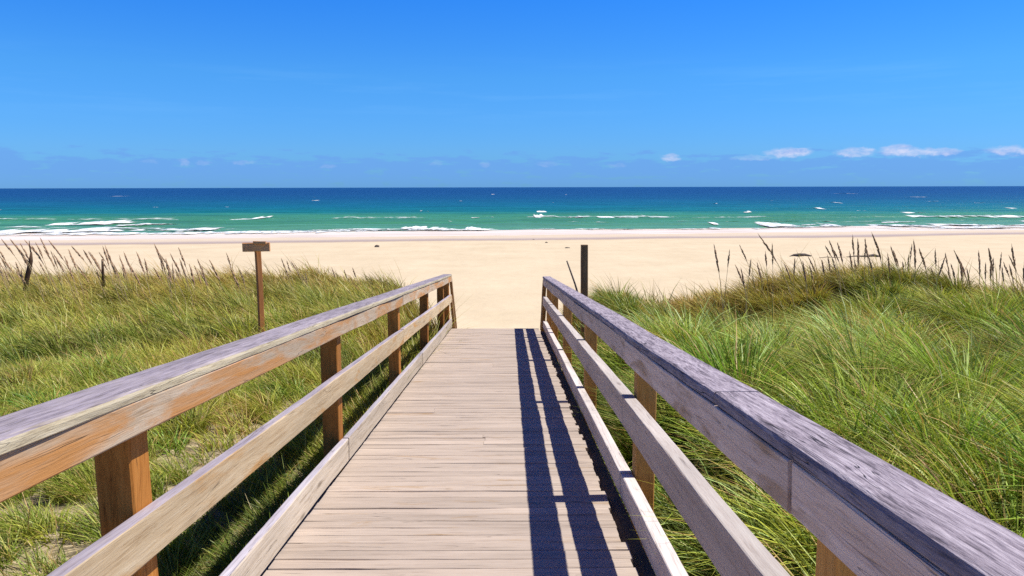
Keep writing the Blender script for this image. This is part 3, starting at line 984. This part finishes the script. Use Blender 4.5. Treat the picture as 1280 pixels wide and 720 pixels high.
for i, (zx, zy, big) in enumerate(RIGHT):
    rr_ = random.Random(100 + i)
    lab = 'dry brown seed stalk standing above the right dune grass'
    if (zx, zy) == (155, 205): lab = 'leftmost thick seed stalk standing alone at the right mound'
    if (zx, zy) == (345, 168): lab = 'tallest seed stalk of the right mound, bending far left'
    lean = {155: 0.12, 345: 0.42, 990: -0.22}.get(zx, rr_.uniform(0.04, 0.3))
    stalk(zx / 2.909 + 840, zy / 2.909 + 240, rr_.uniform(10.4, 11.8), lean, rr_.uniform(0.30, 0.42) if big else rr_.uniform(0.2, 0.3), lab, GR, 1.1 if big else 0.9)


for i in range(46):                                            # finer, paler stalks between the dark ones
    rr_ = random.Random(300 + i)
    px = -40 + 500 * rr_.random() ** 1.25
    stalk(px, rr_.uniform(312, 342) + 0.02 * max(px, 0), rr_.uniform(10.4, 12.8), rr_.uniform(0.05, 0.5), rr_.uniform(0.14, 0.28),
          'fine pale tan seed stalk among the left dune grass', 'fine tan stalks above the left dune', 0.8, True)
for i in range(26):
    rr_ = random.Random(400 + i)
    px = rr_.uniform(900, 1330)
    crest_px = 342 - 14 * math.exp(-((px - 1075) / 70) ** 2)
    stalk(px, crest_px - rr_.uniform(2, 34), rr_.uniform(10.0, 11.8), rr_.uniform(-0.1, 0.45), rr_.uniform(0.14, 0.28),
          'fine pale tan seed stalk among the right dune grass', 'fine tan stalks above the right dune', 0.8, True)


# ------------------------------------------------------------------ dune grass
def blades_mesh(name, P, L, W, yaw_lean, bend, tint, face):
    """P base points (n,3); yaw_lean direction of the bend; bend 0..1.3; tint (n,3)"""
    n = len(P)
    ts = np.array([0.0, 0.36, 0.70, 1.0])
    ws = np.array([0.8, 1.0, 0.72, 0.0])
    dx, dy = np.cos(yaw_lean), np.sin(yaw_lean)
    fx, fy = np.cos(face), np.sin(face)
    rows = []
    for t, w in zip(ts, ws):
        h = L * bend * (0.25 * t + 0.75 * t * t)
        z = L * (t - 0.42 * np.minimum(bend, 1.25) * t * t)
        c = P + np.stack([dx * h, dy * h, z], 1)
        o = np.stack([fx, fy, 0 * fx], 1) * (W * w * 0.5)[:, None]
        if w > 0:
            rows.append(c - o); rows.append(c + o)
        else:
            rows.append(c)
    V = np.stack(rows, 1).reshape(-1, 3)
    b = (np.arange(n) * 7)[:, None]
    q = np.concatenate([b + np.array([[0, 1, 3, 2]]), b + np.array([[2, 3, 5, 4]])])
    tr = b + np.array([[4, 5, 6]])
    me = np_mesh(name, V, q, tr, smooth=False)
    at = me.attributes.new('tint', 'FLOAT_COLOR', 'POINT')
    tip = np.clip(tint * np.array([1.25, 1.1, 0.95]), 0, 1)
    cols = np.repeat(tint[:, None, :], 7, axis=1)
    cols[:, 6, :] = tip
    cols = np.concatenate([cols, np.ones((n, 7, 1))], 2).reshape(-1)
    at.data.foreach_set('color', cols.astype(np.float32))
    return me


G_DEEP = np.array([0.075, 0.18, 0.025]); G_MID = np.array([0.215, 0.36, 0.05]); G_YEL = np.array([0.46, 0.47, 0.07])
STRAW = np.array([0.66, 0.49, 0.20]); RUST = np.array([0.46, 0.25, 0.08]); PALE = np.array([0.42, 0.56, 0.19])


def mixc(a, b, f):
    return a * (1 - f[:, None]) + b * f[:, None]


def scatter(n, side, ylo, yhi):
    """random points in the wedge seen on one side (plus a margin)"""
    y = RNG.uniform(ylo, yhi, n)
    if side < 0:
        x = -RNG.uniform(1.0, 1.0, n) - RNG.random(n) * (0.80 * y + 2.6 - 1.0)
    else:
        x = 0.52 + RNG.random(n) * (0.80 * y + 2.6 - 0.52)
    return x, y


def bare(x, y, side):
    """patches where sand shows"""
    b = 0.8 * sstep(0.66, 0.80, fbm(x, y, 0.9, 12.0 + side, 3))
    if side > 0: b = b * sstep(4.5, 6.0, y)
    else: b = b * sstep(-1.3, -1.8, x)
    spots = [(-2.1, 3.0, 0.22, 0.25), (-1.75, 4.7, 0.20, 0.35), (-2.5, 3.5, 0.3, 0.15), (-1.75, 2.35, 0.2, 0.15)] if side < 0 else [(2.45, 6.2, 0.22, 0.42), (1.0, 6.2, 0.2, 0.3)]
    for sx, sy, rx, ry in spots:
        b = np.maximum(b, 0.86 * np.exp(-(((x - sx) / rx) ** 2 + ((y - sy) / ry) ** 2) * 1.2))
    return b


def grass(side):
    allP, allL, allW, allA, allB, allT, allF = [], [], [], [], [], [], []
    if side < 0:
        bands = [(0.3, 2.2, 7000, 0.0042), (2.2, 4.5, 7000, 0.0044), (4.5, 7.5, 3200, 0.0058), (7.5, 11, 1600, 0.0078), (11, 16.5, 1200, 0.0105)]
    else:
        bands = [(0.3, 2.2, 2200, 0.0064), (2.2, 4.5, 2200, 0.0068), (4.5, 7.5, 1600, 0.0082), (7.5, 11, 1200, 0.0098), (11, 16.5, 1100, 0.0115)]
    for ylo, yhi, dens, wid in bands:
        ym = (ylo + yhi) / 2
        n = int(dens * (yhi - ylo) * (0.80 * ym + 1.7))
        x, y = scatter(n, side, ylo, yhi)
        # tussocks: pull the points toward clump centres
        cell = 0.72 if side > 0 else 0.36
        ci = np.floor(x / cell); cj = np.floor(y / cell)
        h1 = np.modf(np.abs(np.sin(ci * 127.1 + cj * 311.7) * 43758.5453))[0]
        h2 = np.modf(np.abs(np.sin(ci * 269.5 + cj * 183.3) * 12543.123))[0]
        h3 = np.modf(np.abs(np.sin(ci * 71.3 + cj * 47.9) * 9137.77))[0]
        ccx = (ci + 0.2 + 0.6 * h1) * cell; ccy = (cj + 0.2 + 0.6 * h2) * cell
        pull = (0.35 + 0.25 * sstep(3.0, 6.0, y)) if side > 0 else 0.4 * np.ones(n)
        x2 = x + (ccx - x) * pull; y2 = y + (ccy - y) * pull
        dens_l = veg(x2, y2) * (1 - 0.93 * bare(x2, y2, side)) * (np.maximum(0.42 + 0.58 * h3, 0.95 - 0.5 * sstep(3.0, 6.0, y2)) if side > 0 else 0.65 + 0.35 * h3)
        keep = RNG.random(n) < dens_l
        x2, y2, ccx, ccy, h1, h2, h3 = (a[keep] for a in (x2, y2, ccx, ccy, h1, h2, h3))
        n = len(x2)
        hd, drop, e = dune_parts(x2, y2)
        z = terrain(x2, y2) - 0.015
        near = np.clip((np.abs(x2 + 0.2) - 0.75) / 0.9, 0, 1)
        if side > 0:
            L = 0.30 + 0.26 * RNG.random(n) + 0.16 * h3
            L = L * (0.85 + 0.3 * fbm(x2, y2, 0.6, 3.0))
            bend = 0.45 + 0.65 * RNG.random(n)
        else:
            L = 0.16 + 0.15 * RNG.random(n) + 0.10 * h3
            L = L * (0.7 + 0.5 * fbm(x2, y2, 0.6, 3.0)) * (0.62 + 0.38 * sstep(4.0, 6.5, y2) + 0.45 * sstep(7.5, 11.5, y2))
            bend = 0.35 + 0.7 * RNG.random(n)
        dc = np.hypot(x2 - ccx, y2 - ccy) / cell
        if side > 0:
            L = L * (1.32 - 0.95 * np.clip(dc, 0, 0.75)) * (0.75 + 0.5 * h1)
        else:
            L = L * (1.2 - 0.6 * np.clip(dc, 0, 0.7)) * (0.8 + 0.4 * h1)
        tall = RNG.random(n) < 0.04
        L = np.where(tall, L * 1.45, L); bend = np.where(tall, bend * 0.7, bend)
        crest = sstep(-2.2, 0.6, y2 - e)
        if side > 0:   # upright thin blades fringing the crest
            L = L * (1 + 0.15 * crest)
        if side > 0:   # kept short right against the boardwalk
            pass
            k_ = 0.55 + 0.45 * sstep(0.8, 1.25, x2)
            L = L * k_
        else:          # lusher tufts in the shelter of the left railing
            L = L * (1 + 1.1 * sstep(-1.9, -1.25, x2))
        # lean: away from the clump centre plus the sea wind blowing to the left
        rad = np.arctan2(y2 - ccy, x2 - ccx)
        wx_ = np.cos(rad) * (1.0 if side > 0 else 0.7) - (0.75 + 0.3 * fbm(x2, y2, 0.5, 6.0)) + (0.5 if side > 0 else 1.5) * (RNG.random(n) - 0.5)
        wy_ = np.sin(rad) * (1.0 if side > 0 else 0.7) - 0.15 + (0.7 if side > 0 else 1.6) * (RNG.random(n) - 0.5) + 0.9 * (fbm(x2, y2, 0.35, 2.0) - 0.5)
        ang = np.arctan2(wy_, wx_)
        # colour of the blades: green hearts, yellowing and dead straw by patches and by chance
        f1 = fbm(x2, y2, 0.55, 21.0 + side, 3); f2 = fbm(x2, y2, 1.8, 31.0, 3)
        r = RNG.random(n)
        c = mixc(np.tile(G_DEEP, (n, 1)), G_MID, np.clip(0.15 + 1.1 * r, 0, 1))
        yel = np.clip(sstep(0.42, 0.68, f1 * 0.6 + f2 * 0.4) * 0.75 + (0.38 if side < 0 else 0.12) + 0.35 * (RNG.random(n) - 0.5), 0, 1)
        c = mixc(c, G_YEL, yel)
        if side > 0:
            pal = np.clip(sstep(2.2, 3.4, x2) * sstep(7.5, 5.0, y2) * (0.3 + 0.6 * RNG.random(n)), 0, 1)
            c = mixc(c, PALE, pal * 0.7)
        dead = RNG.random(n) < np.clip(0.10 + 0.30 * sstep(0.55, 0.75, f2) + 0.50 * crest + (0.06 if side < 0 else 0.0), 0, 0.8)
        c = np.where(dead[:, None], mixc(np.tile(STRAW, (n, 1)), RUST, np.clip(RNG.random(n) * 0.6 + 0.4 * sstep(0.5, 0.7, f1), 0, 1)), c)
        dk_ = sstep(0.50, 0.66, fbm(x2, y2, 0.75, 44.0 + side, 2)) * 0.75        # darker, greener patches by noise
        c = mixc(c, np.tile([0.05, 0.12, 0.02], (n, 1)), dk_ * (0.4 + 0.6 * RNG.random(n)))
        gold = (1.0 * sstep(-5.5, -1.2, y2 - e) * (0.40 + 0.60 * sstep(-2.0, -5.0, x2))) if side < 0 else (0.95 * sstep(-3.4, -0.8, y2 - e) * sstep(2.2, 3.2, x2))
        if side > 0: gold = np.maximum(gold, 0.8 * np.exp(-(((x2 - 4.5) / 0.45) ** 2 + ((y2 - 8.3) / 0.6) ** 2)))
        c = mixc(c, np.tile([0.50, 0.36, 0.10] if side < 0 else [0.54, 0.38, 0.12], (n, 1)), np.clip(gold * (0.35 + 0.65 * RNG.random(n)), 0, 1))
        lit_ = RNG.random(n) < 0.16          # pale blades: sunlit highlights painted in among the dark ones
        c = np.where(lit_[:, None], mixc(c, np.tile([0.62, 0.62, 0.15], (n, 1)), np.full(n, 0.65)), c)
        c = c * ((0.42 if side > 0 else 0.5) + 0.7 * RNG.random(n))[:, None]  # shade of the hollows painted in: turf blades darker than the tussocks
        allP.append(np.stack([x2, y2, z], 1)); allL.append(L); allA.append(ang); allB.append(bend); allT.append(c)
        if side > 0:
            L *= 0.80
        allW.append(wid * (0.7 + 0.6 * RNG.random(n))); allF.append(RNG.uniform(0, np.pi, n))
    # arching tussocks standing out of the turf
    nt_ = 520 if side > 0 else 620
    ty = 0.6 + 13.5 * RNG.random(nt_) ** 0.8
    tx = (0.98 + RNG.random(nt_) * (0.80 * ty + 1.6)) if side > 0 else -(1.15 + RNG.random(nt_) * (0.80 * ty + 1.6))
    okk = (veg(tx, ty) > 0.6) & (bare(tx, ty, side) < 0.3)
    tx, ty = tx[okk], ty[okk]
    big = [(3.95, 8.2), (4.2, 7.6), (7.1, 10.4), (6.9, 9.6), (5.1, 6.7), (3.2, 5.0), (4.3, 5.1), (2.7, 8.9), (2.0, 4.0), (1.45, 2.9), (2.6, 3.1), (3.3, 3.9), (5.6, 8.4), (6.2, 7.4), (1.7, 5.4), (1.35, 7.4), (1.9, 7.9), (4.9, 9.8), (1.2, 2.1), (3.9, 4.3)] \
        if side > 0 else [(-4.5, 7.4), (-3.0, 6.2), (-5.8, 9.2), (-6.6, 8.2), (-2.4, 5.2), (-7.4, 10.2), (-4.0, 9.6), (-3.4, 4.4), (-5.2, 6.4), (-4.2, 5.4), (-6.9, 7.0), (-2.6, 7.4), (-3.3, 8.9), (-5.0, 10.6), (-6.2, 11.2), (-2.2, 9.4), (-5.9, 7.9), (-3.9, 6.9)]
    nbig = len(big)
    tx = np.concatenate([[b_[0] for b_ in big], tx]); ty = np.concatenate([[b_[1] for b_ in big], ty])
    for it_, (cx_, cy_) in enumerate(zip(tx, ty)):
        hd, drop, e = dune_parts(cx_, cy_)
        size = RNG.uniform(0.7, 1.25) if it_ >= nbig else RNG.uniform(1.4, 1.75)
        nb = int((210 if side > 0 else 120) * size * (1.35 - 0.055 * cy_))
        a = RNG.uniform(0, 2 * np.pi, nb); rr = 0.11 * size * np.sqrt(RNG.random(nb))
        x2 = cx_ + rr * np.cos(a); y2 = cy_ + rr * np.sin(a)
        z = terrain(x2, y2) - 0.02
        Lb = (0.50 if side > 0 else 0.26 * (0.8 + 0.35 * float(sstep(6, 10, cy_)))) * size * RNG.uniform(0.65, 1.2, nb)
        if cy_ > 9.5: Lb = Lb * 0.85
        if side < 0 and cy_ < 4.2: Lb = Lb * 0.72
        if side < 0 and cx_ > -1.7: Lb = Lb * 1.25
        if side > 0 and cx_ < 1.5: Lb = Lb * 0.85
        wx_ = np.cos(a) * 1.0 - 0.55 + 0.3 * RNG.normal(size=nb); wy_ = np.sin(a) * 1.0 - 0.1 + 0.3 * RNG.normal(size=nb)
        hue = RNG.random()
        base = (G_MID * (1 - hue) + G_YEL * hue) if RNG.random() < 0.78 else (PALE if side > 0 else G_DEEP * 1.6)
        c = np.tile(base, (nb, 1)) * RNG.uniform(0.5, 1.55, nb)[:, None]
        gold = float((0.85 * sstep(-5.5, -1.2, cy_ - e) * (0.45 + 0.55 * sstep(-2.0, -5.0, cx_))) if side < 0 else (0.85 * sstep(-3.4, -0.8, cy_ - e) * sstep(2.2, 3.2, cx_)))
        c = c * (1 - gold) + np.array([0.50, 0.36, 0.10] if side < 0 else [0.54, 0.38, 0.12]) * gold
        dd = RNG.random(nb) < (0.10 + 0.35 * float(sstep(-2.0, 0.3, cy_ - e)) + (0.3 if RNG.random() < 0.12 else 0))
        c = np.where(dd[:, None], mixc(np.tile(STRAW, (nb, 1)), RUST, RNG.random(nb) * 0.8), c)
        wb = (0.0078 if side > 0 else 0.0050) + 0.00045 * cy_
        allP.append(np.stack([x2, y2, z], 1)); allL.append(Lb); allA.append(np.arctan2(wy_, wx_)); allB.append(RNG.uniform(0.35, 1.25, nb)); allT.append(c)
        allW.append(wb * RNG.uniform(0.7, 1.3, nb)); allF.append(RNG.uniform(0, np.pi, nb))
    return blades_mesh('dune_grass', np.concatenate(allP), np.concatenate(allL), np.concatenate(allW), np.concatenate(allA), np.concatenate(allB), np.concatenate(allT), np.concatenate(allF))


tag(link_mesh('dune_grass', grass(-1), M['grass']), 'short yellow green dune grass left of the boardwalk', 'grass', kind='stuff')
tag(link_mesh('dune_grass', grass(1), M['grass']), 'long wind-combed green dune grass right of the boardwalk', 'grass', kind='stuff')

# a few dry tufts beside the foot of the steps
n = 260
cc = np.array([(0.30, 12.75), (0.42, 12.65), (0.20, 12.9), (0.36, 12.95), (0.46, 12.8)])
pick = RNG.integers(0, 5, n)
P = cc[pick] + RNG.normal(0, 0.05, (n, 2))
P = np.concatenate([P, (terrain(P[:, 0], P[:, 1]) - 0.02)[:, None]], 1)
me = blades_mesh('dry_tuft', P, RNG.uniform(0.30, 0.5, n), np.full(n, 0.007), RNG.uniform(0, 6.28, n), RNG.uniform(0.1, 0.6, n),
                 mixc(np.tile(STRAW, (n, 1)), RUST, RNG.random(n)), RNG.uniform(0, 3.14, n))
tag(link_mesh('dry_tuft', me, M['grass']), 'dry straw coloured grass at the foot of the steps', 'grass', kind='stuff')

# ------------------------------------------------------------------ sky and sun
SUN_EL, SUN_AZ = R(61), R(87)               # azimuth clockwise from +Y: the sun stands to the right, a touch ahead
sd = Vector((math.sin(SUN_AZ) * math.cos(SUN_EL), math.cos(SUN_AZ) * math.cos(SUN_EL), math.sin(SUN_EL)))
sl = bpy.data.lights.new('sun', 'SUN')
sl.energy = 5.0
sl.angle = R(0.53)
sl.color = (1.0, 0.95, 0.87)
so = bpy.data.objects.new('sun', sl)
so.rotation_euler = sd.to_track_quat('Z', 'Y').to_euler()
so.location = (20, 5, 40)
COL.objects.link(so)

W = bpy.data.worlds.new('World')
S.world = W
W.use_nodes = True
wt = NT(W.node_tree)
bg = wt.n['Background']
sky = wt.new('ShaderNodeTexSky', sky_type='NISHITA')
sky.sun_disc = False
sky.sun_elevation = SUN_EL
sky.sun_rotation = SUN_AZ
sky.altitude = 0
sky.air_density = 1.0
sky.dust_density = 0.2
sky.ozone_density = 3.0
gam = wt.new('ShaderNodeGamma'); gam.inputs[1].default_value = 1.0
tc = wt.new('ShaderNodeTexCoord').outputs['Generated']
sp = wt.new('ShaderNodeSeparateXYZ'); wt.l.new(tc, sp.inputs[0])
az = wt.math('ARCTAN2', sp.outputs[0], sp.outputs[1])
el = wt.math('ARCSINE', sp.outputs[2])
skycol = wt.mix(1.0, sky.outputs[0], wt.ramp(wt.maprange(el, 0.0, 1.5708), [(0.0, (0.19, 0.525, 1.21)), (0.03, (0.24, 0.59, 1.20)), (0.09, (0.23, 0.69, 1.25)), (0.157, (0.135, 0.655, 1.46)), (0.4, (0.028, 0.14, 0.66)), (1.0, (0.012, 0.07, 0.44))]), 'MULTIPLY')
SKYSTOPS = None
# small fair weather clouds low over the horizon
cv = wt.new('ShaderNodeCombineXYZ')
wt.l.new(az, cv.inputs[0]); wt.l.new(el, cv.inputs[1])
cvec = cv.outputs[0]
n1 = wt.noise(wt.mapping(cvec, scale=(60, 150, 1)), 1.0, 5, 0.6)
n2 = wt.noise(wt.mapping(cvec, scale=(90, 160, 1), loc=(5, 3, 0)), 1.0, 4, 0.6)
wob = wt.new('ShaderNodeCombineXYZ')
wt.l.new(wt.math('MULTIPLY', wt.math('SUBTRACT', n1, 0.5), 0.020), wob.inputs[0])
wt.l.new(wt.math('MULTIPLY', wt.math('SUBTRACT', n2, 0.5), 0.009), wob.inputs[1])
va = wt.new('ShaderNodeVectorMath', operation='ADD'); wt.l.new(cvec, va.inputs[0]); wt.l.new(wob.outputs[0], va.inputs[1])
cw = va.outputs[0]
PUFFS = [(985, 191, 26, 6, 0.9), (1000, 188.5, 14, 4, 0.8), (1068, 190.5, 22, 5.5, 0.8), (1080, 188, 10, 4, 0.8), (1122, 187.5, 18, 6.5, 1.0), (1140, 190.5, 34, 5, 0.85), (1175, 190, 20, 4.5, 0.8),
         (1262, 188, 22, 5, 0.8), (1290, 189, 30, 5, 0.7), (838, 197, 12, 5, 0.75), (229, 203, 6, 5, 0.32), (255, 204, 9, 3, 0.18), (188, 202, 9, 3, 0.12), (305, 203, 14, 3, 0.22), (410, 208, 9, 3, 0.16), (545, 204, 8, 4, 0.13), (605, 206, 7, 4, 0.22),
         (685, 205, 14, 4, 0.14), (770, 207, 12, 3, 0.15), (945, 197, 30, 3, 0.3)]
acc = None
for px, py, wv, hv, st_ in PUFFS:
    d = ray(px, py).normalized()
    a0 = math.atan2(d.x, d.y); e0 = math.asin(d.z)
    wa = wv / F * 1.2; we = hv / F * 1.15
    mp = wt.mapping(cw, loc=(-a0 / wa, -e0 / we, 0), scale=(1 / wa, 1 / we, 1))
    gr = wt.new('ShaderNodeTexGradient', gradient_type='SPHERICAL'); wt.l.new(mp, gr.inputs[0])
    g = wt.math('MULTIPLY', wt.maprange(gr.outputs['Fac'], 0.0, 0.55, smooth=True), st_)
    acc = g if acc is None else wt.math('MAXIMUM', acc, g)
n3 = wt.noise(wt.mapping(cvec, scale=(110, 260, 1), loc=(2, 9, 0)), 1.0, 4, 0.6)
acc = wt.math('MULTIPLY', acc, wt.maprange(n3, 0.3, 0.6, 0.55, 1.0), clamp=True)
# lavender bank of far cloud just above the sea
bank = wt.math('MULTIPLY', wt.maprange(el, 0.034, 0.047, 1.0, 0.0, smooth=True), wt.maprange(el, 0.0, 0.012, 0.45, 1.0))
n4 = wt.noise(wt.mapping(cvec, scale=(26, 120, 1), loc=(7, 1, 0)), 1.0, 5, 0.6)
thr = wt.maprange(el, 0.028, 0.055, 0.35, 0.72)
bank = wt.math('MULTIPLY', wt.maprange(wt.math('SUBTRACT', n4, thr), -0.05, 0.12, smooth=True), wt.maprange(el, 0.0, 0.02, 0.5, 1.0))
bank = wt.math('MULTIPLY', bank, wt.maprange(el, 0.06, 0.07, 1.0, 0.0))
# thin veil higher up on the left
n5 = wt.noise(wt.mapping(cvec, scale=(3.0, 40, 1), rot=(0, 0, 0.06)), 1.0, 5, 0.6)
veil = wt.math('MULTIPLY', wt.maprange(n5, 0.5, 0.75), wt.math('MULTIPLY', wt.maprange(el, 0.07, 0.11), wt.maprange(el, 0.13, 0.17, 1.0, 0.0)))
bg.inputs[1].default_value = 0.10
out = wt.mix(wt.math('MULTIPLY', bank, 0.68), skycol, (1.25, 3.05, 7.0))
out = wt.mix(wt.math('MULTIPLY', veil, 0.10), out, (3.5, 6.5, 9.5))
shade = wt.mix(wt.maprange(n2, 0.35, 0.65), (3.5, 4.5, 7.3), (6.3, 6.3, 7.9))
out = wt.mix(wt.math('MULTIPLY', acc, 0.78), out, shade)
wt.l.new(out, bg.inputs[0])

# ------------------------------------------------------------------ output settings
S.render.engine = 'CYCLES'
S.cycles.use_denoising = False
S.cycles.use_adaptive_sampling = False
S.cycles.denoiser = 'OPENIMAGEDENOISE'
S.cycles.max_bounces = 8
S.cycles.diffuse_bounces = 4
S.cycles.transmission_bounces = 3
S.cycles.transparent_max_bounces = 8
S.cycles.caustics_reflective = False
S.cycles.caustics_refractive = False
S.view_settings.view_transform = 'Standard'
S.view_settings.look = 'None'
S.view_settings.exposure = 0.30
S.view_settings.gamma = 1.0
S.view_settings.use_curve_mapping = False
S.render.film_transparent = False
